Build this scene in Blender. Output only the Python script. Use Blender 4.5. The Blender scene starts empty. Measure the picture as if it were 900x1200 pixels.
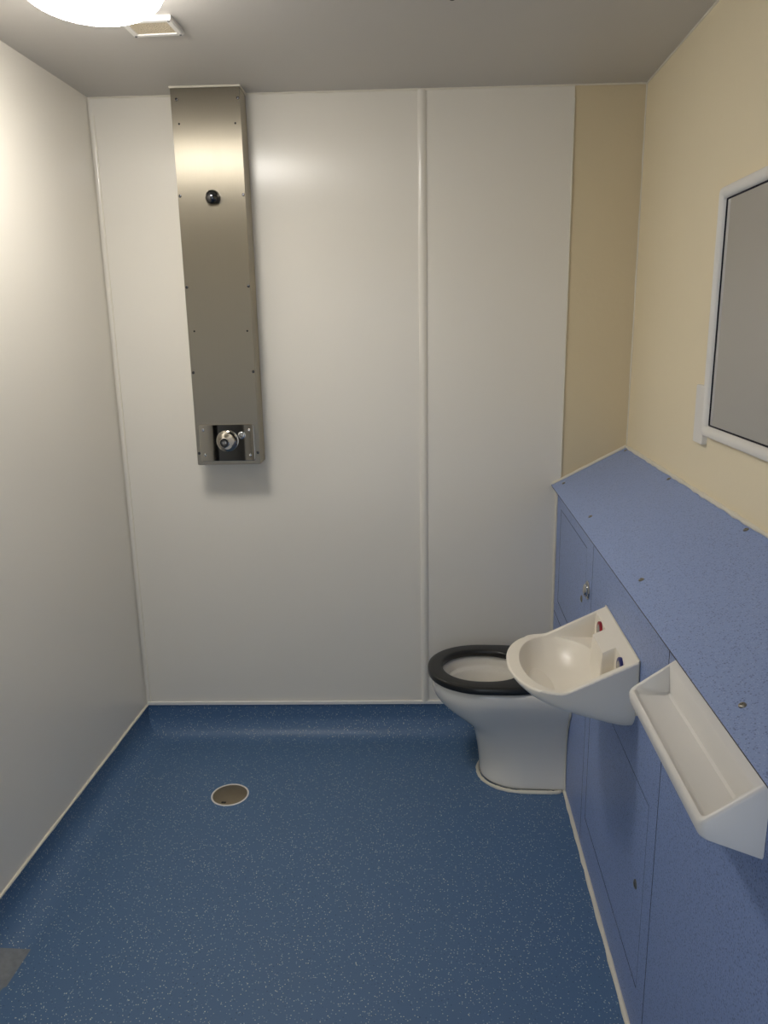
import bpy, bmesh, math, random
from mathutils import Vector, Matrix
random.seed(4)
PI = math.pi
COL = bpy.context.scene.collection

# ------------------------------------------------------------------ room constants (metres)
XL, XR, D, K = -1.1915, 0.701, 2.8466, 0.0443
TH = math.atan(K)
H = 2.4
YR = -0.6                     # rear wall, behind the camera
XB = 0.452                    # face of the blue boxing
XO, ZF, ZL = 0.426, 1.031, 1.171   # sloping ledge: front edge, front height, back height
ZC = 0.133                    # height of the coved vinyl upstand
CAM_H, YAW, PITCH, ROLL, FPX = 1.6175, -0.0726, -0.2362, -0.0181, 895.7

# ------------------------------------------------------------------ materials
def srgb(r, g, b):
    f = lambda c: (c/255/12.92) if c/255 <= .04045 else ((c/255+.055)/1.055)**2.4
    return (f(r), f(g), f(b), 1)

def mat(name, col, rough=.5, metal=0, spec=.5, coat=0, bump=None, aniso=0, var=None):
    m = bpy.data.materials.new(name); m.use_nodes = True
    nt = m.node_tree; b = nt.nodes['Principled BSDF']
    b.inputs['Base Color'].default_value = col
    b.inputs['Roughness'].default_value = rough
    b.inputs['Metallic'].default_value = metal
    b.inputs['Specular IOR Level'].default_value = spec
    b.inputs['Coat Weight'].default_value = coat
    b.inputs['Coat Roughness'].default_value = .15
    b.inputs['Anisotropic'].default_value = aniso
    tc = nt.nodes.new('ShaderNodeTexCoord')
    if var:                                   # (scale, amount): slow mottling of the colour
        n = nt.nodes.new('ShaderNodeTexNoise'); n.inputs['Scale'].default_value = var[0]
        n.inputs['Detail'].default_value = 6
        nt.links.new(tc.outputs['Object'], n.inputs['Vector'])
        mx = nt.nodes.new('ShaderNodeMix'); mx.data_type = 'RGBA'
        mx.inputs[6].default_value = tuple(c*(1-var[1]) for c in col[:3])+(1,)
        mx.inputs[7].default_value = tuple(min(1, c*(1+var[1])) for c in col[:3])+(1,)
        nt.links.new(n.outputs['Fac'], mx.inputs[0])
        nt.links.new(mx.outputs[2], b.inputs['Base Color'])
    if bump:                                  # (scale, distance)
        n = nt.nodes.new('ShaderNodeTexNoise'); n.inputs['Scale'].default_value = bump[0]
        nt.links.new(tc.outputs['Object'], n.inputs['Vector'])
        bp = nt.nodes.new('ShaderNodeBump'); bp.inputs['Distance'].default_value = bump[1]
        nt.links.new(n.outputs['Fac'], bp.inputs['Height'])
        nt.links.new(bp.outputs['Normal'], b.inputs['Normal'])
    return m

def flecks(m, layers, base):
    """layers: (scale, radius, share of cells, colour)"""
    nt = m.node_tree; b = nt.nodes['Principled BSDF']
    tc = [n for n in nt.nodes if n.type == 'TEX_COORD'][0]
    last = None
    for (sc, rad, share, c) in layers:
        v = nt.nodes.new('ShaderNodeTexVoronoi'); v.inputs['Scale'].default_value = sc
        nt.links.new(tc.outputs['Object'], v.inputs['Vector'])
        lt = nt.nodes.new('ShaderNodeMath'); lt.operation = 'LESS_THAN'; lt.inputs[1].default_value = rad
        nt.links.new(v.outputs['Distance'], lt.inputs[0])
        sp = nt.nodes.new('ShaderNodeSeparateColor'); nt.links.new(v.outputs['Color'], sp.inputs[0])
        l2 = nt.nodes.new('ShaderNodeMath'); l2.operation = 'LESS_THAN'; l2.inputs[1].default_value = share
        nt.links.new(sp.outputs[0], l2.inputs[0])
        mu = nt.nodes.new('ShaderNodeMath'); mu.operation = 'MULTIPLY'
        nt.links.new(lt.outputs[0], mu.inputs[0]); nt.links.new(l2.outputs[0], mu.inputs[1])
        mx = nt.nodes.new('ShaderNodeMix'); mx.data_type = 'RGBA'
        nt.links.new(mu.outputs[0], mx.inputs[0])
        if last is None: mx.inputs[6].default_value = base
        else: nt.links.new(last, mx.inputs[6])
        mx.inputs[7].default_value = c
        last = mx.outputs[2]
    nt.links.new(last, b.inputs['Base Color'])

M = {}
M['vinyl'] = mat('blue_safety_vinyl', srgb(82, 112, 147), .42, spec=.45, bump=(9, .0006))
flecks(M['vinyl'], [(120, .2, .22, srgb(176, 190, 194)), (150, .26, .25, srgb(128, 152, 176)), (190, .25, .16, srgb(206, 210, 200)), (130, .24, .16, srgb(66, 92, 126)), (70, .13, .10, srgb(204, 208, 196))], srgb(82, 112, 147))
M['laminate'] = mat('blue_fleck_laminate', srgb(138, 158, 204), .42, spec=.4)
flecks(M['laminate'], [(270, .42, .3, srgb(120, 138, 184)), (340, .4, .3, srgb(154, 172, 212)), (240, .36, .16, srgb(104, 118, 160))], srgb(138, 158, 204))
M['board_edge'] = mat('dark_brown_board_edge', srgb(40, 32, 40), .6)
M['gap'] = mat('shadow_gap_black', srgb(24, 22, 34), .9)
M['panel'] = mat('white_wall_cladding', srgb(232, 227, 216),   .19, spec=.5, var=(1.3, .012), bump=(2.2, .0012))
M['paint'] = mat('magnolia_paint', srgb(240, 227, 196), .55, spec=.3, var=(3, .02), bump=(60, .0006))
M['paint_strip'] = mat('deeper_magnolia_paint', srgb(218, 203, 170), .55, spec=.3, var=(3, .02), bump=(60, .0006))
M['ceiling'] = mat('ceiling_paint', srgb(200, 196, 190), .5, spec=.4, var=(2, .015), bump=(5, .0008))
M['ceramic'] = mat('white_ceramic', srgb(236, 231, 220), .12, spec=.5, coat=.4)
M['acrylic'] = mat('white_moulded_basin', srgb(240, 233, 219), .3, spec=.5)
M['plastic'] = mat('white_plastic', srgb(232, 229, 224), .3)
M['sealant'] = mat('white_silicone_sealant', srgb(226, 220, 204), .4, var=(30, .05))
M['seat'] = mat('black_seat_plastic', srgb(30, 30, 28), .3, spec=.5)
M['chrome'] = mat('chrome', srgb(205, 205, 205), .12, 1)
M['polish'] = mat('mirror_polished_steel', srgb(200, 194, 182), .03, 1)
M['darkchrome'] = mat('dark_chrome', srgb(96, 96, 98), .16, 1)
M['screw'] = mat('screw_steel', srgb(150, 145, 135), .35, 1)
M['red'] = mat('hot_red_ring', srgb(150, 30, 44), .3)
M['blue'] = mat('cold_blue_ring', srgb(44, 46, 110), .3)
M['black'] = mat('black_mark', srgb(16, 16, 16), .5)
M['foam'] = mat('beige_grille_mesh', srgb(208, 194, 168), .9, bump=(220, .004), var=(60, .12))
M['grime'] = mat('dull_drain_steel', srgb(142, 130, 110), .42, .8, var=(14, .25))
M['patch'] = mat('worn_grey_patch', srgb(124, 128, 132), .7, var=(60, .3))
M['mirror'] = mat('safety_mirror', srgb(208, 208, 208), .05, 1)
M['added_door'] = mat('near_black_reflected_slab', srgb(10, 10, 14), .5, spec=.2)

# brushed steel: fine vertical streaks drive roughness and colour
s = mat('brushed_steel', srgb(172, 165, 150), .45, 1, aniso=.97)
nt = s.node_tree; b = nt.nodes['Principled BSDF']; tc = [n for n in nt.nodes if n.type == 'TEX_COORD'][0]
mp = nt.nodes.new('ShaderNodeMapping'); mp.inputs['Scale'].default_value = (420, 420, 3)
nz = nt.nodes.new('ShaderNodeTexNoise'); nz.inputs['Scale'].default_value = 1; nz.inputs['Detail'].default_value = 3
nt.links.new(tc.outputs['Object'], mp.inputs[0]); nt.links.new(mp.outputs[0], nz.inputs['Vector'])
mr = nt.nodes.new('ShaderNodeMapRange'); mr.inputs[3].default_value = .40; mr.inputs[4].default_value = .52
nt.links.new(nz.outputs['Fac'], mr.inputs[0]); nt.links.new(mr.outputs[0], b.inputs['Roughness'])
tg = nt.nodes.new('ShaderNodeCombineXYZ'); tg.inputs[0].default_value = 1; tg.inputs[1].default_value = K
nt.links.new(tg.outputs[0], b.inputs['Tangent'])
M['panel_back'] = M['panel'].copy(); nt = M['panel_back'].node_tree; b = nt.nodes['Principled BSDF']
b.inputs['Anisotropic'].default_value = .8; b.inputs['Roughness'].default_value = .27
tg = nt.nodes.new('ShaderNodeCombineXYZ'); tg.inputs[0].default_value = 1; tg.inputs[1].default_value = K
nt.links.new(tg.outputs[0], b.inputs['Tangent'])
M['steel'] = s

m = bpy.data.materials.new('opal_lamp_glow'); m.use_nodes = True
nt = m.node_tree; nt.nodes.clear()
e = nt.nodes.new('ShaderNodeEmission'); e.inputs[0].default_value = (1, .955, .89, 1); e.inputs[1].default_value = 30
# the opal bowl glows less towards its rim than at its crown
ge = nt.nodes.new('ShaderNodeNewGeometry'); sx = nt.nodes.new('ShaderNodeSeparateXYZ'); mr = nt.nodes.new('ShaderNodeMapRange')
nt.links.new(ge.outputs['Normal'], sx.inputs[0]); nt.links.new(sx.outputs[2], mr.inputs[0])
mr.inputs[1].default_value = 0; mr.inputs[2].default_value = -.8; mr.inputs[3].default_value = 10; mr.inputs[4].default_value = 37
nt.links.new(mr.outputs[0], e.inputs[1])
o = nt.nodes.new('ShaderNodeOutputMaterial'); nt.links.new(e.outputs[0], o.inputs[0]); M['lamp'] = m

# ------------------------------------------------------------------ mesh helpers
def obj(name, bm, material, parent=None, smooth=False, bevel=0, seg=2, loc=None, rotz=0):
    me = bpy.data.meshes.new(name)
    bmesh.ops.recalc_face_normals(bm, faces=bm.faces)
    if bevel:
        bmesh.ops.bevel(bm, geom=[e for e in bm.edges if len(e.link_faces) == 2 and e.calc_face_angle(0) > .5],
                        offset=bevel, segments=seg, profile=.5, affect='EDGES')
        smooth = True
    bm.to_mesh(me); bm.free()
    o = bpy.data.objects.new(name, me); COL.objects.link(o)
    for mt in (material if isinstance(material, (list, tuple)) else [material]): me.materials.append(mt)
    if smooth:
        for p in me.polygons: p.use_smooth = True
        me.set_sharp_from_angle(angle=math.radians(38))
    if bevel:
        wn = o.modifiers.new('w', 'WEIGHTED_NORMAL'); wn.keep_sharp = True; wn.weight = 100
    if loc: o.location = loc
    o.rotation_euler = (0, 0, rotz)
    if parent: o.parent = parent
    return o

def thing(name, label, cat, loc=(0, 0, 0), rotz=0, group=None):
    o = bpy.data.objects.new(name, None); COL.objects.link(o); o.empty_display_size = .05
    o.location = loc; o.rotation_euler = (0, 0, rotz)
    return tag(o, label, cat, group)

def tag(o, label, cat, group=None):
    o['label'] = label; o['category'] = cat
    if group: o['group'] = group
    return o

def struct(o, label=None):
    o['kind'] = 'structure'
    if label: o['label'] = label
    return o

def box(bm, x0, x1, y0, y1, z0, z1):
    r = bmesh.ops.create_cube(bm, size=1)
    for v in r['verts']:
        v.co = Vector((x0 if v.co.x < 0 else x1, y0 if v.co.y < 0 else y1, z0 if v.co.z < 0 else z1))
    return r['verts']

def boxm(*a):
    bm = bmesh.new(); box(bm, *a); return bm

def prism(bm, pts, axis, a, c):
    """extrude polygon pts (2D) along axis from a to c"""
    def P(p, t):
        return {'x': (t, p[0], p[1]), 'y': (p[0], t, p[1]), 'z': (p[0], p[1], t)}[axis]
    A = [bm.verts.new(P(p, a)) for p in pts]; C = [bm.verts.new(P(p, c)) for p in pts]
    n = len(pts)
    bm.faces.new(A); bm.faces.new(C)
    for i in range(n): bm.faces.new((A[i], A[(i+1) % n], C[(i+1) % n], C[i]))

def lathe(bm, prof, n=24, mtx=None, mi=0):
    """prof: list of (radius, height) about +Z; mtx places it"""
    mtx = mtx or Matrix()
    rings = []
    for (r, z) in prof:
        if r < 1e-6: rings.append([bm.verts.new(mtx @ Vector((0, 0, z)))])
        else: rings.append([bm.verts.new(mtx @ Vector((r*math.cos(2*PI*i/n), r*math.sin(2*PI*i/n), z))) for i in range(n)])
    for a, c in zip(rings, rings[1:]):
        for i in range(n):
            j = (i+1) % n
            if len(a) == 1 and len(c) == 1: continue
            if len(a) == 1: f = bm.faces.new((a[0], c[i], c[j]))
            elif len(c) == 1: f = bm.faces.new((a[i], a[j], c[0]))
            else: f = bm.faces.new((a[i], a[j], c[j], c[i]))
            f.material_index = mi
    return rings

def tube(bm, pts, r, n=8, jit=0):
    rings = []
    for i, p in enumerate(pts):
        p = Vector(p)
        t = (Vector(pts[min(i+1, len(pts)-1)]) - Vector(pts[max(i-1, 0)])).normalized()
        up = Vector((0, 0, 1)) if abs(t.z) < .9 else Vector((1, 0, 0))
        a = t.cross(up).normalized(); c = t.cross(a)
        rr = r*(1+jit*(random.random()*2-1))
        rings.append([bm.verts.new(p + rr*(a*math.cos(2*PI*k/n)+c*math.sin(2*PI*k/n))) for k in range(n)])
    for A, B in zip(rings, rings[1:]):
        for k in range(n): bm.faces.new((A[k], A[(k+1) % n], B[(k+1) % n], B[k]))
    bm.faces.new(rings[0]); bm.faces.new(rings[-1])

def line(a, c, n):
    a, c = Vector(a), Vector(c)
    return [a.lerp(c, i/n) for i in range(n+1)]

def facing(loc, d):
    """matrix taking +Z to direction d at loc"""
    return Matrix.Translation(Vector(loc)) @ Vector(d).normalized().to_track_quat('Z', 'Y').to_matrix().to_4x4()

def screw_bm(loc, d, r=.006):
    bm = bmesh.new()
    m = facing(loc, d)
    lathe(bm, [(r, -.001), (r, r*.12), (r*.85, r*.38), (r*.5, r*.52), (r*.42, r*.5), (r*.3, r*.2), (0, r*.18)], 16, m)
    return bm

def loft(bm, rings, close_first=False, close_last=False):
    V = [[bm.verts.new(p) for p in r] for r in rings]
    n = len(V[0])
    for A, B in zip(V, V[1:]):
        for k in range(n): bm.faces.new((A[k], A[(k+1) % n], B[(k+1) % n], B[k]))
    if close_first: bm.faces.new(V[0])
    if close_last: bm.faces.new(V[-1])
    return V

def yb(x): return D + K*x      # back wall line

# ------------------------------------------------------------------ the room shell
T = .12
def wall(name, bm, m, label=None, **k): return struct(obj(name, bm, m, **k), label)

fl = bmesh.new()
prism(fl, [(XL-T, YR-T), (XR+T, YR-T), (XR+T, yb(XR+T)+.02), (XL-T, yb(XL-T)+.02)], 'z', -.1, 0)
wall('floor', fl, M['vinyl'], 'blue speckled vinyl floor')
ce = bmesh.new()
prism(ce, [(XL-T, YR-T), (XR+T, YR-T), (XR+T, yb(XR+T)+.02), (XL-T, yb(XL-T)+.02)], 'z', H, H+.1)
wall('ceiling', ce, M['ceiling'], 'grey white painted ceiling')
# back wall: its local x runs along the wall, local -y into the room
XPE = .4609                    # edge of the white cladding
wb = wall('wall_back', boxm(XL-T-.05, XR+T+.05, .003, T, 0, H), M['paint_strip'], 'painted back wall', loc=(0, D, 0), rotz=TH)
XT = -.0539
obj('wall_panel', boxm(XL-.01, XT, 0, .004, ZC-.02, H), M['panel_back'], wb)
obj('wall_panel', boxm(XT, XPE, 0, .004, ZC-.02, H), M['panel_back'], wb)
wall('wall_left', boxm(XL-T, XL, YR, yb(XL)+.05, 0, H), M['panel'], 'white clad left wall')
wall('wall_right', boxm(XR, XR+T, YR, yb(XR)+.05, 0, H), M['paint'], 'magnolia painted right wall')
rw = bmesh.new()       # rear wall, with an opening added round the fill light
box(rw, XL-T, -.52, YR-T, YR, 0, H); box(rw, .32, XR+T, YR-T, YR, 0, H); box(rw, -.52, .32, YR-T, YR, 2.08, H)
wall('wall_rear', rw, M['panel'], 'white wall with an opening added for the fill light')
df = bmesh.new()  # unseen frame, added to go with the fill light
box(df, -.58, -.52, YR-.02, YR+.015, 0, 2.14); box(df, .32, .38, YR-.02, YR+.015, 0, 2.14); box(df, -.52, .32, YR-.02, YR+.015, 2.08, 2.14)
struct(obj('added_door_2', df, M['plastic']), 'white frame added round the fill light opening')
# dark slab with handle, added out of view to darken the polished plate's reflection
dl = struct(obj('added_door_1', boxm(XL-.01, XL+.03, -.1, .86, 0, 2.05), M['added_door'], bevel=.003))
obj('added_door_handle', boxm(XL+.03, XL+.07, .08, .2, 1.0, 1.02), M['chrome'], dl, bevel=.004)

# coved vinyl upstands: curve from the floor into the wall
def cove_profile(r=.08, t=.0025):
    p = [(0, ZC), (t, ZC)]
    p += [(t, r+t)] + [(t+r-r*math.cos(a), t*.4+r-r*math.sin(a)) for a in [PI/2*i/8 for i in range(1, 9)]]
    p += [(t+r+.01, 0), (0, 0)]
    return p
bm = bmesh.new(); prism(bm, [(XL+u, z) for u, z in cove_profile()], 'y', YR, yb(XL)+.01)
struct(obj('baseboard_left', bm, M['vinyl'], smooth=True))
bm = bmesh.new(); prism(bm, [(-u, z) for u, z in cove_profile()], 'x', XL-.01, XB+.02)
struct(obj('baseboard_back', bm, M['vinyl'], smooth=True, loc=(0, D, 0), rotz=TH))
# trims: capping beads, joint strip, corner strip, sealant
def bead(name, pts, r, jit=.12, m='sealant'):
    bm = bmesh.new(); tube(bm, pts, r, 8, jit); return struct(obj(name, bm, M[m], smooth=True))
bead('trim_1', line((XL+.003, YR, ZC), (XL+.003, yb(XL), ZC), 60), .0048, .25)
bm = bmesh.new(); box(bm, XL, XB+.01, -.0085, .002, ZC-.002, ZC+.011)
struct(obj('trim_2', bm, M['plastic'], bevel=.002, loc=(0, D, 0), rotz=TH))
bm = bmesh.new()      # vertical joint strip: rounded H-section cover
prism(bm, [(XT-.0145, .002), (XT-.0145, -.003), (XT-.008, -.0075), (XT, -.0088), (XT+.008, -.0075), (XT+.0145, -.003), (XT+.0145, .002)], 'z', ZC+.004, H-.003)
struct(obj('trim_3', bm, M['panel'], smooth=True, loc=(0, D, 0), rotz=TH))
bm = bmesh.new()      # left corner strip (cove section)
rr = .013
prism(bm, [(XL, .001), (XL, -rr)] + [(XL+rr-rr*math.cos(a), -rr+rr*math.sin(a)) for a in [PI/2*i/6 for i in range(1, 6)]] + [(XL+rr, 0)], 'z', ZC, H-.002)
struct(obj('trim_4', bm, M['panel'], smooth=True, loc=(0, D, 0), rotz=TH))
bead('trim_5', [(XL+rr+.002, yb(XL+rr)-.0015, z) for z in [ZC+.01+i*.05 for i in range(45)]], .0022, .3)
bead('trim_6', [(XPE, yb(XPE)-.001, z) for z in [1.06+i*.05 for i in range(27)]], .0022, .2)
bead('trim_7', [(XB-.003, yb(XB)-.003, z) for z in [.02+i*.05 for i in range(21)]], .0055, .15)
bead('trim_8', line((XB-.004, YR, .002), (XB-.004, yb(XB)-.02, .002), 90), .0075, .22)
bead('trim_9', line((XR-.003, yb(XR)-.003, ZL+.003), (XR-.003, YR, ZL+.003), 110), .0065, .35)
bead('trim_10', line((XO+.004, yb(XO)-.003, ZF+.004), (XR-.003, yb(XR)-.003, ZL+.003), 14), .006, .15)
bead('trim_11', line((XL, yb(XL)-.003, H-.001), (XR, yb(XR)-.003, H-.001), 50), .0035, .3)
bead('trim_12', line((XR-.001, YR, H-.001), (XR-.001, yb(XR), H-.001), 30), .003, .3)
bead('trim_13', line((XR-.001, yb(XR)-.001, ZL+.01), (XR-.001, yb(XR)-.001, H), 30), .003, .3)

# ------------------------------------------------------------------ blue boxing: removable panels
YA, YB2, YE = 2.175, 1.425, -.45    # seams
G = .0015
PT = .013
YBK = yb(XB)-.004
pb = thing('pipe_boxing', 'blue fleck laminate boxing with thin dark seams and two hatches along the right wall', 'boxing', (XB, 0, 0))
def edged(name, bm, parent):
    """board whose sawn edges show dark"""
    bmesh.ops.translate(bm, verts=bm.verts[:], vec=(-XB, 0, 0))
    o = obj(name, bm, [M['laminate'], M['board_edge']], parent)
    for p in o.data.polygons:
        if abs(p.normal.x) < .5: p.material_index = 1
    return o
def pan(y0, y1, z0, z1, holes=()):
    """panel with a rectangular hatch opening, built as strips round the hole"""
    bm = bmesh.new()
    if holes:
        a0, a1, b0, b1 = holes
        Z = [z0+G, b0, b1, z1-G]; Y = [y0+G, a0, a1, y1-G]
        V = [[[bm.verts.new((x, y, z)) for z in Z] for y in Y] for x in (XB, XB+PT)]
        for i in range(3):
            for j in range(3):
                if i == 1 and j == 1: continue
                for k in (0, 1): bm.faces.new((V[k][i][j], V[k][i+1][j], V[k][i+1][j+1], V[k][i][j+1]))
        def side(p, q): bm.faces.new((V[0][p[0]][p[1]], V[0][q[0]][q[1]], V[1][q[0]][q[1]], V[1][p[0]][p[1]]))
        for i in range(3):
            side((i, 0), (i+1, 0)); side((i, 3), (i+1, 3)); side((0, i), (0, i+1)); side((3, i), (3, i+1))
        side((1, 1), (2, 1)); side((2, 1), (2, 2)); side((2, 2), (1, 2)); side((1, 2), (1, 1))
    else: box(bm, XB, XB+PT, y0+G, y1-G, z0+G, z1-G)
    return edged('panel', bm, pb)
def hatch(a0, a1, b0, b1, ly, lz):
    g = .0024
    h = edged('access_hatch', boxm(XB+.0003, XB+PT, a0+g, a1-g, b0+g, b1-g), pb)
    bm = bmesh.new()
    m_ = facing((0, ly, lz), (-1, 0, 0))
    lathe(bm, [(.011, -.002), (.011, .0015), (.009, .003), (.006, .0032), (.0055, .001), (0, .001)], 20, m_)
    for v_ in box(bm, -.001, .001, -.005, .005, .0005, .0036): v_.co = m_ @ v_.co
    obj('lock', bm, M['screw'], h, smooth=True)
ZT = ZF-.010
pan(YA, YBK, .533, ZT, (2.27, 2.775, .598, .957))
hatch(2.27, 2.775, .598, .957, 2.318, .776)
pan(YA, YBK, 0, .533)
pan(YB2, YA, 0, ZT, (1.485, 2.115, .132, .607))
hatch(1.485, 2.115, .132, .607, 1.543, .364)
pan(YE, YB2, 0, ZT)
obj('carcass', boxm(PT+.001, PT+.02, YE, YBK, .0, ZF-.03), M['gap'], pb)
# flush push button beside the hatch
t = thing('flush_button', 'round chrome flush button on the blue panel above the toilet', 'button', (XB, 2.222, .838))
bm = bmesh.new(); lathe(bm, [(.029, -.0005), (.029, .003), (.026, .006), (.020, .007)], 28, facing((0, 0, 0), (-1, 0, 0)))
obj('escutcheon', bm, M['chrome'], t, smooth=True)
bm = bmesh.new(); lathe(bm, [(.0195, .002), (.0195, .010), (.015, .014), (.007, .016), (0, .0163)], 28, facing((0, 0, 0), (-1, 0, 0)))
obj('push_dome', bm, M['chrome'], t, smooth=True)

# sloping ledge top, 13 mm board with a dark edge
sl = Vector((XR-XO, 0, ZL-ZF)); sd = sl.normalized(); nr = Vector((-sd.z, 0, sd.x))
led = thing('sloping_ledge', 'sloping blue speckled ledge board running along the right wall', 'ledge', (XO, 0, ZF))
bm = bmesh.new()
A = Vector((0, 0, 0)); B = Vector((XR-XO-.001, 0, ZL-ZF)); th = .0045
v = []
yo = {0: yb(XO)-.001, 1: yb(XR)-.001}
for (p, o_) in ((A, 0), (B, 1)):
    for yy in (YE, yo[o_]):
        for dn in (0, -.010): v.append(bm.verts.new((p+nr*dn)+Vector((0, yy, 0))))
# v: A-near top,bot, A-far top,bot, B-near.., B-far..
f = lambda *i: bm.faces.new([v[k] for k in i])
tf = f(0, 2, 6, 4); f(1, 5, 7, 3); f(0, 4, 5, 1); f(2, 3, 7, 6); f(4, 6, 7, 5)
ff = f(0, 1, 3, 2); ff.material_index = 1
lb = obj('ledge_board', bm, [M['laminate'], M['board_edge']], led)
for row, yys in ((.036, (2.80, 2.291, 1.692, 1.096, .5)), (.262, (2.835, 2.292, 1.703, 1.10, .5))):
    for yy in yys:
        q = A+B*(row/(XR-XO)) + Vector((0, yy, 0))
        obj('screw', screw_bm(q, nr, .0065), M['screw'], lb, smooth=True)

# ------------------------------------------------------------------ shower panel on the back wall (local frame of the wall)
sh = thing('shower_panel', 'tall brushed steel shower panel on the white back wall, reaching the ceiling', 'shower', (0, D, 0), TH)
SX0, SX1, SD, SZ = -.882, -.652, .1, 1.142
obj('casing', boxm(SX0, SX1, -SD, -.0005, SZ, H-.006), M['steel'], sh, bevel=.0018)
bm = bmesh.new(); tube(bm, [(SX0-.001, -.002, H-.003), (SX0-.001, -SD-.001, H-.003), (SX1+.001, -SD-.001, H-.003), (SX1+.001, -.002, H-.003)], .0035, 8, .1)
obj('sealant_bead', bm, M['sealant'], sh, smooth=True)
for z in (2.360, 2.063, 1.767, 1.475, 1.185):
    for x in ((-.862 if z > 2.3 else -.874), -.659):
        obj('screw', screw_bm((x, -SD, z), (0, -1, 0), .0052), M['darkchrome'], sh, smooth=True)
for x, z in ((-.672, 2.284), (-.859, 2.286), (-.859, 1.618), (-.672, 1.616)):
    bm = bmesh.new(); lathe(bm, [(.0034, -.001), (.0034, .0004), (0, .0004)], 14, facing((x, -SD, z), (0, -1, 0)))
    obj('fixing_hole', bm, M['black'], sh)
# shower head: dark domed nozzle cut flat below
head = bmesh.new()
lathe(head, [(.0255, -.001), (.0255, .004), (.0245, .010), (.0225, .018), (.019, .0255), (.0135, .031), (.006, .034), (0, .0345)], 32, facing((-.762, -SD, 2.055), (0, -1, 0)))
geo = head.verts[:]+head.edges[:]+head.faces[:]
cut = bmesh.ops.bisect_plane(head, geom=geo, plane_co=(-.762, -SD, 2.0385), plane_no=(0, .25, -1), clear_outer=True)
bmesh.ops.holes_fill(head, edges=[e for e in head.edges if e.is_boundary], sides=0)
obj('shower_head', head, M['darkchrome'], sh, smooth=True)
# polished control plate
def rrect(x0, x1, z0, z1, r, n=5):
    out = []
    for cx, cz, a0 in ((x1-r, z1-r, 0), (x0+r, z1-r, PI/2), (x0+r, z0+r, PI), (x1-r, z0+r, 3*PI/2)):
        out += [(cx+r*math.cos(a0+PI/2*i/n), cz+r*math.sin(a0+PI/2*i/n)) for i in range(n+1)]
    return out
bm = bmesh.new(); prism(bm, rrect(-.868, -.668, 1.156, 1.289, .007), 'y', -SD-.007, -SD+.001)
plate = obj('control_plate', bm, M['polish'], sh, bevel=.002)
for x, z in ((-.853, 1.270), (-.686, 1.268), (-.851, 1.179), (-.686, 1.177)):
    obj('screw', screw_bm((x, -SD-.007, z), (0, -1, 0), .0055), M['chrome'], plate, smooth=True)
KX, KZ = -.766, 1.230
bm = bmesh.new(); lathe(bm, [(.039, 0), (.039, .006), (.0375, .011), (.031, .026), (.022, .041), (.0185, .046), (.017, .05), (.0115, .052), (.0115, .049), (0, .049)], 40, facing((KX, -SD-.007, KZ), (0, -1, 0)))
knob = obj('temperature_knob', bm, M['chrome'], plate, smooth=True)
bm = bmesh.new(); lathe(bm, [(.0152, .0500), (.0155, .0524), (.010, .0528), (.010, .0505)], 32, facing((KX, -SD-.007, KZ), (0, -1, 0)))
obj('knob_ring', bm, M['black'], knob, smooth=True)
bm = bmesh.new(); lathe(bm, [(.006, .0485), (.006, .0515), (0, .052)], 20, facing((KX, -SD-.007, KZ), (0, -1, 0)))
obj('centre_screw', bm, M['chrome'], knob, smooth=True)
# curved black temperature mark on the upper right of the cone
bm = bmesh.new()
R0, Y0, R1, Y1 = .0372, .0125, .0335, .0215
n = 14
def cp(r, h, a): return Vector((KX+r*math.cos(a), -SD-.007-h-.0007, KZ+r*math.sin(a)))
vv = []
for i in range(n+1):
    a = -.15+i*(1.5/n); w = min(1, i/n*1.6+.2)
    vv.append((bm.verts.new(cp(R0, Y0, a)), bm.verts.new(cp(R0+(R1-R0)*w, Y0+(Y1-Y0)*w, a))))
for a, c in zip(vv, vv[1:]): bm.faces.new((a[0], c[0], c[1], a[1]))
bmesh.ops.solidify(bm, geom=bm.faces[:], thickness=.0008)
obj('temperature_mark', bm, M['black'], knob)
bm = bmesh.new(); lathe(bm, [(.013, 0), (.013, .004), (.011, .006), (.008, .0064), (.007, .0045), (.0045, .0045), (.0035, .007), (0, .0075)], 28, facing((-.713, -SD-.007, 1.250), (0, -1, 0)))
obj('push_button', bm, M['chrome'], plate, smooth=True)

def sst(a, b_, x):
    t_ = max(0, min(1, (x-a)/(b_-a))); return t_*t_*(3-2*t_)

# ------------------------------------------------------------------ toilet
YT = 2.575
def outline(xf, xb_, cx, b, nf=2.1, nb=8, n=72, z=0, yc=YT):
    """closed plan curve: superellipse front (towards -x) and squarer back (towards +x)"""
    out = []
    for i in range(n):
        a = 2*PI*i/n
        c, s_ = math.cos(a), math.sin(a)
        e = nb if c > 0 else nf
        rx = (xb_-cx) if c > 0 else (cx-xf)
        x = cx + rx*math.copysign(abs(c)**(2/e), c)
        y = yc + b*math.copysign(abs(s_)**(2/e), s_)
        out.append(Vector((x, y, z)))
    return out
to = thing('toilet', 'white ceramic back-to-wall toilet pan with a black seat ring', 'toilet', (0, 0, 0))
WB = XB-.0012
prof = [  # z, front x, half width
    (.000, .150, .134), (.012, .152, .130), (.05, .151, .124), (.10, .146, .120), (.15, .138, .118), (.19, .129, .119),
    (.215, .112, .124), (.24, .083, .132), (.265, .050, .144), (.29, .020, .158), (.315, -.004, .171), (.335, -.016, .179),
    (.355, -.023, .184), (.38, -.026, .186), (.393, -.024, .184), (.399, -.018, .178)]
rings = []
for z, xf, w in prof:
    rings.append(outline(xf, WB, .31-.11*sst(.12, .30, z), w, 2.15, 40, z=z))
for z, dx in ((.401, .012), (.400, .028), (.396, .040)):   # rim top towards the opening
    pass
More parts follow.
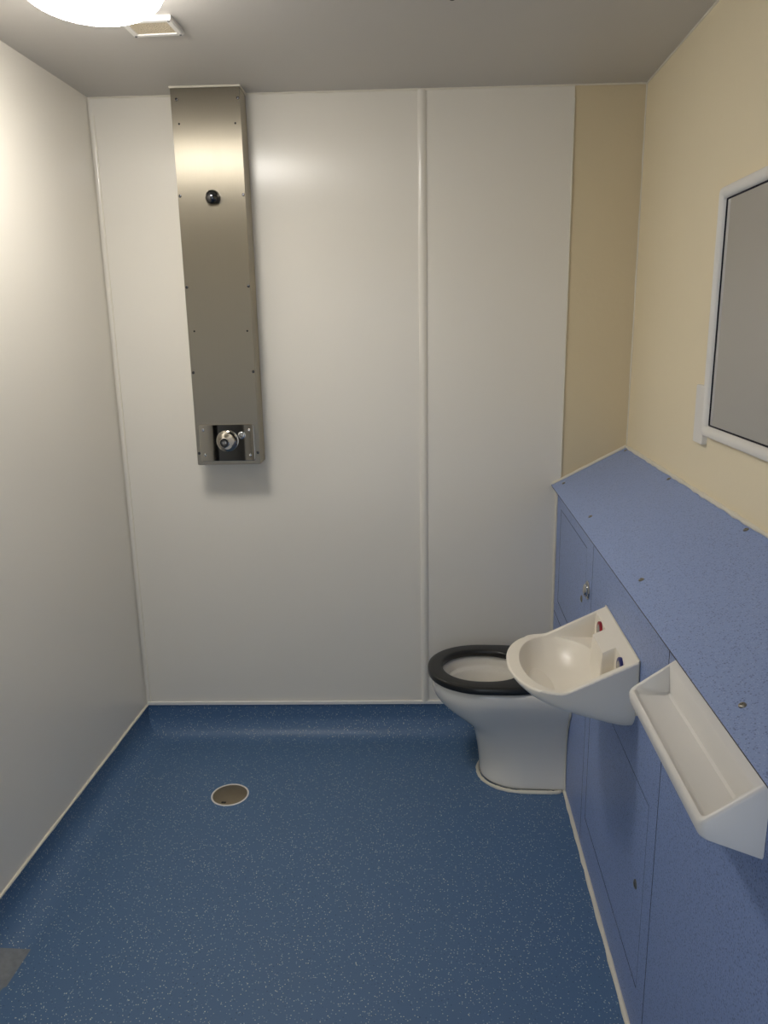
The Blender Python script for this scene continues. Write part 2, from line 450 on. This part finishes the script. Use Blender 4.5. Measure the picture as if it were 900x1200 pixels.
inner = [(.4005, -.012, .172, .34), (.4005, .008, .150, .318), (.396, .018, .140, .305), (.385, .022, .136, .300), (.366, .022, .136, .300), (.361, .023, .134, .299),
         (.359, .030, .126, .292), (.357, .040, .116, .284), (.350, .043, .113, .282), (.30, .055, .098, .276), (.255, .085, .072, .262), (.225, .125, .042, .245), (.215, .16, .018, .215)]
for z, xf, w, xb_ in inner:
    rings.append(outline(xf, xb_ if z < .4004 or w < .16 else WB-.02, .17 if w < .16 else .2, w, 2.05, 2.3 if w < .16 else 9, z=z))
bm = bmesh.new(); loft(bm, rings, True, True)
pan_o = obj('pan', bm, M['ceramic'], to, smooth=True)
ss = pan_o.modifiers.new('s', 'SUBSURF'); ss.levels = 1; ss.render_levels = 1
# seat ring
so = lambda off, z: outline(-.038+off, .395-off, .17, .190-off, 2.12, 3.6, z=z)
si = lambda off, z: outline(.017-off, .300+off, .155, .128+off, 2.1, 2.3, z=z)
rs = [so(.004, .4015), so(.001, .4035), so(0, .408), so(0, .418), so(.002, .4235), so(.007, .4262), so(.014, .427),
      si(.012, .427), si(.005, .4262), si(.0015, .423), si(0, .418), si(0, .408), si(.003, .4025), si(.008, .4015)]
bm = bmesh.new(); V = loft(bm, rs)
for k in range(72): bm.faces.new((V[-1][k], V[-1][(k+1) % 72], V[0][(k+1) % 72], V[0][k]))
seat = obj('toilet_seat', bm, M['seat'], to, smooth=True)
for dy in (-.075, .075):
    bm = bmesh.new(); lathe(bm, [(.012, 0), (.012, .022), (.009, .027), (0, .028)], 18, facing((.415, YT+dy, .4005), (0, 0, 1)))
    obj('hinge', bm, M['chrome'], seat, smooth=True)
# sealant at the foot and up the joint with the boxing
bm = bmesh.new()
pts = [p+Vector((0, 0, .003)) for p in outline(.147, WB-.0075, .31, .1375, 2.15, 9, z=0)]
pts = [p for p in pts[8:65]]
tube(bm, pts, .0068, 8, .2)
obj('floor_sealant', bm, M['sealant'], to, smooth=True)
for sgn in (-1, 1):
    bm = bmesh.new(); tube(bm, [(XB-.0035, YT+sgn*(w+.001), z) for z, xf, w in prof[:13]], .003, 6, .15)
    obj('side_sealant', bm, M['sealant'], to, smooth=True)

# ------------------------------------------------------------------ hand basin
YC = 1.796; XS = .29; AF = .118; BW = .178
def rimz(x):
    d = x-XS
    return .801+.506*(d if d > .012 else (0 if d < -.012 else (d+.012)**2/.048))
def halfw(x):
    if x >= XS: return BW
    return BW*max(0, 1-((XS-x)/AF)**2.15)**(1/2.15)
def topz(x, y):
    dy = y-YC
    pl = rimz(x)
    # bowl
    ax = .120 if x > XS else .086
    rho = math.hypot((x-XS)/ax, dy/.160)
    bowl = .074*(1-rho**3) if rho < 1 else 0
    if rho > .93: bowl *= 1
    low = .7985 - bowl
    R = max(sst(.1575, .1625, abs(dy)), sst(.4185, .4225, x), sst(.386, .391, x)*(1-sst(.058, .063, abs(dy+.010))))
    if x < XS: R = max(R*0, 0) if abs(dy) < .1575 else R
    z = low*(1-R)+pl*R
    # rounded outer edge
    if x >= XS: d = BW-abs(dy)
    else: d = (1-min(1, ((max(0, XS-x)/AF)**2.15+(abs(dy)/BW)**2.15)**(1/2.15)))*(AF+(BW-AF)*abs(dy)/BW)
    r = .006
    if d < r: z -= r*(1-math.sqrt(max(0, 1-(1-d/r)**2)))*.8
    return z
bs = thing('hand_basin', 'small white moulded hand basin fixed to the blue boxing beside the toilet', 'basin', (0, 0, 0))
bm = bmesh.new()
NU, NV = 150, 170
L_ = XB-.0005-(XS-AF)
xs = []
for i in range(NU+1):
    u = i/NU
    xs.append((XS-AF)+.0006+L_*(1-math.cos(u*PI/2))*1.0 if False else (XS-AF)+.0003+(L_-.0003)*(u**1.6))
top = []
for x in xs:
    w = halfw(x); row = []
    for j in range(NV+1):
        q = -1+2*j/NV
        q = math.sin(q*PI/2)*.35+q*.65
        row.append(bm.verts.new((x, YC+q*w, topz(x, YC+q*w))))
    top.append(row)
for a, c in zip(top, top[1:]):
    for j in range(NV): bm.faces.new((a[j], c[j], c[j+1], a[j+1]))
# underside: rounded U-section deepening towards the wall
NB = 48
def botz(x):
    u = (x-(XS-AF))/(XB-(XS-AF))
    pts_ = ((0, .790), (.08, .773), (.2, .753), (.4, .728), (.6, .708), (.8, .692), (.93, .684), (1, .686))
    for (a, za), (c, zc) in zip(pts_, pts_[1:]):
        if u <= c: return za+(zc-za)*(u-a)/(c-a)
    return pts_[-1][1]
bot = []
for x in xs[::5]:
    w = halfw(x); zr = topz(x, YC+w); h = zr-botz(x)
    u = (x-xs[0])/(xs[-1]-xs[0]); e = 2.1+2.6*u
    row = []
    for j in range(NB+1):
        a = PI*j/NB
        c_, s_ = math.cos(a), math.sin(a)
        yy = -math.copysign(abs(c_)**(2/e), c_); dz = abs(s_)**(2/e)
        taper = 1-.04*dz*u
        row.append(bm.verts.new((x, YC+w*yy*taper, zr-h*dz)))
    bot.append(row)
for a, c in zip(bot, bot[1:]):
    for j in range(NB): bm.faces.new((a[j], a[j+1], c[j+1], c[j]))
bmesh.ops.remove_doubles(bm, verts=bm.verts[:], dist=.00008)
# stitch: back face and side gaps
bmesh.ops.holes_fill(bm, edges=[e_ for e_ in bm.edges if e_.is_boundary and all(v_.co.x > XB-.001 for v_ in e_.verts)], sides=0)
obj('basin_bowl', bm, M['acrylic'], bs, smooth=True)
for dy, col, z in ((.098, 'red', .843), (-.129, 'blue', .845)):
    bm = bmesh.new(); lathe(bm, [(.0235, -.002), (.0235, .004), (.0215, .0055), (.0150, .0055), (.0150, .003)], 28, facing((.421, YC+dy, z), (-1, 0, 0)))
    ring = obj('tap_ring', bm, M[col], bs, smooth=True)
    ring['label'] = ('red' if col == 'red' else 'blue') + ' ring of the push tap'
    bm = bmesh.new(); lathe(bm, [(.0149, 0), (.0149, .0055), (.011, .0075), (0, .008)], 28, facing((.421, YC+dy, z), (-1, 0, 0)))
    obj('tap_button', bm, M['chrome'], ring, smooth=True)
bm = bmesh.new(); tube(bm, [(XB-.0026, YC-BW-.0005, .75), (XB-.0026, YC-BW-.0005, .882), (XB-.0026, YC+BW+.0005, .882), (XB-.0026, YC+BW+.0005, .75)], .0022, 6, .2)
obj('sealant_bead', bm, M['sealant'], bs, smooth=True)
# ------------------------------------------------------------------ trough shelf
SY0, SY1 = .955, 1.365
sf = thing('trough_shelf', 'long white moulded trough shelf on the blue boxing, nearest the camera', 'shelf', (XB, 0, 0))
X_ = XB-.0005
bm = bmesh.new()
def P3(x, y, z): return Vector((x-XB, y, z))
# nested loops: outer bottom -> outer rim -> inner rim -> inner floor
XFt = .3605
def rect(xf, xbk, y0, y1, zf, zb, r=.010, n=4):
    """rounded at the two front corners; z interpolated from front to back"""
    out = []
    out.append((xbk, y0)); 
    for i in range(n+1):
        a = PI/2*i/n; out.append((xf+r-r*math.sin(a), y0+r-r*math.cos(a)))
    for i in range(n+1):
        a = PI/2*i/n; out.append((xf+r-r*math.cos(a), y1-r+r*math.sin(a)))
    out.append((xbk, y1))
    return [P3(x, y, zf+(zb-zf)*(x-xf)/(xbk-xf)) for x, y in out]
rings = [
    rect(XFt+.012, X_, SY0+.010, SY1-.010, .914, .882, .012),
    rect(XFt+.004, X_, SY0+.003, SY1-.003, .918, .886, .012),
    rect(XFt+.001, X_, SY0, SY1, .924, .892, .012),
    rect(XFt, X_, SY0, SY1, .936, 1.002, .012),
    rect(XFt+.001, X_, SY0+.0015, SY1-.0015, .9405, 1.0065, .011),
    rect(XFt+.003, X_, SY0+.004, SY1-.004, .9435, 1.009, .009),
    rect(XFt+.0065, X_-.018, SY0+.008, SY1-.008, .9455, .997, .008),
    rect(XFt+.0085, X_-.0195, SY0+.0105, SY1-.0105, .9445, .9945, .008),
    rect(XFt+.013, X_-.0185, SY0+.015, SY1-.015, .9385, .944, .006),
    rect(XFt+.018, X_-.0225, SY0+.019, SY1-.019, .936, .940, .004),
]
loft(bm, rings, True, True)
obj('trough', bm, M['plastic'], sf, smooth=True)

# ------------------------------------------------------------------ mirror with white frame on the right wall
mi = thing('wall_mirror', 'square mirror in a white rounded plastic frame on the magnolia right wall', 'mirror', (XR, 0, 0))
MY0, MY1, MZ0, MZ1 = 1.43, 2.034, 1.332, 1.932
def ringr(inset, x, r):
    return [Vector((x, y, z)) for (y, z) in rrect(MY0+inset, MY1-inset, MZ0+inset, MZ1-inset, r)]
rr_ = [ringr(.002, -.0005, .014), ringr(0, -.004, .014), ringr(0, -.016, .014), ringr(.003, -.0205, .013), ringr(.008, -.022, .012),
       ringr(.016, -.0215, .009), ringr(.024, -.017, .006), ringr(.027, -.010, .004), ringr(.027, -.0005, .004)]
bm = bmesh.new(); V = loft(bm, rr_); n = len(V[0])
for k in range(n): bm.faces.new((V[-1][k], V[-1][(k+1) % n], V[0][(k+1) % n], V[0][k]))
obj('mirror_frame', bm, M['plastic'], mi, smooth=True)
bm = bmesh.new(); prism(bm, [(p.y, p.z) for p in ringr(.0275, 0, .004)], 'x', -.009, -.002)
gl = obj('mirror_glass', bm, M['mirror'], mi)
bm = bmesh.new(); V = loft(bm, [ringr(.0268, -.0105, .004), ringr(.0300, -.0105, .003), ringr(.0300, -.0085, .003), ringr(.0268, -.0085, .004)]); n = len(V[0])
for k in range(n): bm.faces.new((V[-1][k], V[-1][(k+1) % n], V[0][(k+1) % n], V[0][k]))
obj('gasket', bm, M['gap'], mi)
br = bmesh.new(); prism(br, rrect(2.037, 2.108, 1.306, 1.458, .006), 'x', XR-.014, XR+.001)
tag(obj('cover_plate', br, M['plastic'], bevel=.002), 'small blank white plastic plate low beside the mirror frame', 'plate')

# ------------------------------------------------------------------ ceiling lamp, vent, small fitting
LX, LY = -.762, 1.862
lp = thing('ceiling_lamp', 'round glowing white dome lamp on the ceiling', 'lamp', (LX, LY, H))
bm = bmesh.new(); lathe(bm, [(0, 0), (.138, 0), (.144, -.004), (.144, -.018), (.138, -.022), (0, -.022)], 64)
obj('lamp_base', bm, M['plastic'], lp, smooth=True)
bm = bmesh.new()
lathe(bm, [(.138, -.020), (.151, -.024), (.155, -.032), (.154, -.042)] + [(.154*math.cos(a)**.85, -.042-.052*math.sin(a)) for a in [PI/2*i/12 for i in range(1, 12)]] + [(0, -.094)], 64)
obj('diffuser', bm, M['lamp'], lp, smooth=True)

vt = thing('ceiling_vent', 'square white vent with a beige mesh screwed to the ceiling beside the lamp', 'vent', (-.745, 2.193, H))
bm = bmesh.new()
w = .069
def sq(h, z): return [Vector((a*h, c*(h-.014), z)) for a, c in ((-1, -1), (1, -1), (1, 1), (-1, 1))]
V = loft(bm, [sq(w, 0), sq(w, -.009), sq(w-.003, -.012), sq(w-.015, -.012), sq(w-.017, -.008), sq(w-.017, 0)])
for k in range(4): bm.faces.new((V[-1][k], V[-1][(k+1) % 4], V[0][(k+1) % 4], V[0][k]))
obj('vent_frame', bm, M['plastic'], vt)
obj('mesh_insert', boxm(-.052, .052, -.038, .038, -.0095, -.001), M['foam'], vt)
for a in (-1, 1):
    for c in (-1, 1):
        obj('screw', screw_bm((a*.0605, c*.0465, -.012), (0, 0, -1), .0035), M['darkchrome'], vt, smooth=True)

bm = bmesh.new(); lathe(bm, [(.009, 0), (.009, -.005), (.006, -.009), (0, -.010)], 20)
o = obj('ceiling_sensor', bm, M['black'], smooth=True, loc=(.036, 2.108, H))
tag(o, 'tiny dark round fitting on the ceiling at the top edge', 'sensor')

# ------------------------------------------------------------------ floor drain and worn patch
dr = thing('floor_drain', 'round steel floor drain with a white rim in the blue floor', 'drain', (-.745, 2.382, 0))
bm = bmesh.new(); lathe(bm, [(.067, -.001), (.067, .0012), (.0655, .002), (.062, .002), (.061, .0005), (.061, -.001)], 56)
obj('drain_rim', bm, M['plastic'], dr, smooth=True)
bm = bmesh.new(); lathe(bm, [(.061, .0002), (.059, .0009), (.02, .0013), (0, .0014)], 56)
cv = obj('drain_cover', bm, M['grime'], dr, smooth=True)
for (x, y) in ((-.014, -.048), (-.006, -.048)):
    bm = bmesh.new(); lathe(bm, [(.0045, 0), (.0045, .0022), (0, .0024)], 14, Matrix.Translation((x, y, 0)))
    obj('drain_hole', bm, M['black'], cv)
bm = bmesh.new()      # lies on the floor and climbs the foot of the cove
def covez(x):
    d_ = .0825-(x-XL)
    return .0008+(max(0, .081-math.sqrt(max(0, .08**2-d_*d_))) if d_ > 0 else .001*(1-min(1, -d_/.01)))
prev = None
for i in range(15):
    x = XL+.008+i*(.0835/14)
    row = [bm.verts.new((x, 1.50+.02*random.random()-(.01 if i < 10 else 0)+.03*(i > 12), covez(x))), bm.verts.new((x, 1.663-1.0*covez(x), covez(x)))]
    if prev: bm.faces.new((prev[0], row[0], row[1], prev[1]))
    prev = row
tag(obj('floor_patch', bm, M['patch']), 'worn grey patch on the blue floor beside the left wall', 'patch')

# ------------------------------------------------------------------ camera
cy, sy, cp_, sp = math.cos(YAW), math.sin(YAW), math.cos(PITCH), math.sin(PITCH)
fw = Vector((sy*cp_, cy*cp_, sp)); r = Vector((cy, -sy, 0)); u = r.cross(fw)
c, s_ = math.cos(ROLL), math.sin(ROLL)
r2 = c*r+s_*u; u2 = -s_*r+c*u
cam = bpy.data.cameras.new('camera'); co = bpy.data.objects.new('camera', cam); COL.objects.link(co)
mw = Matrix((r2, u2, -fw)).transposed().to_4x4(); mw.translation = Vector((0, 0, CAM_H))
co.matrix_world = mw
cam.sensor_fit = 'HORIZONTAL'; cam.sensor_width = 36; cam.lens = FPX/900*36; cam.clip_start = .05
bpy.context.scene.camera = co

# ------------------------------------------------------------------ light
w = bpy.data.worlds.new('world'); bpy.context.scene.world = w; w.use_nodes = True
w.node_tree.nodes['Background'].inputs[0].default_value = (.5, .6, .8, 1)
w.node_tree.nodes['Background'].inputs[1].default_value = .0
# cool fill light added behind the camera to lift the lower walls and floor
al = bpy.data.lights.new('rear_fill', 'AREA'); al.shape = 'RECTANGLE'; al.size = .8; al.size_y = 1.9
al.energy = 6.5; al.color = (.84, .91, 1)
ao = bpy.data.objects.new('rear_fill', al); COL.objects.link(ao)
ao.location = (-.1, YR-.05, 1.05); ao.rotation_euler = (PI/2, 0, 0)

sc = bpy.context.scene
sc.view_settings.view_transform = 'Standard'; sc.view_settings.look = 'None'
sc.view_settings.exposure = 0.46; sc.view_settings.gamma = 1; sc.view_settings.use_curve_mapping = False
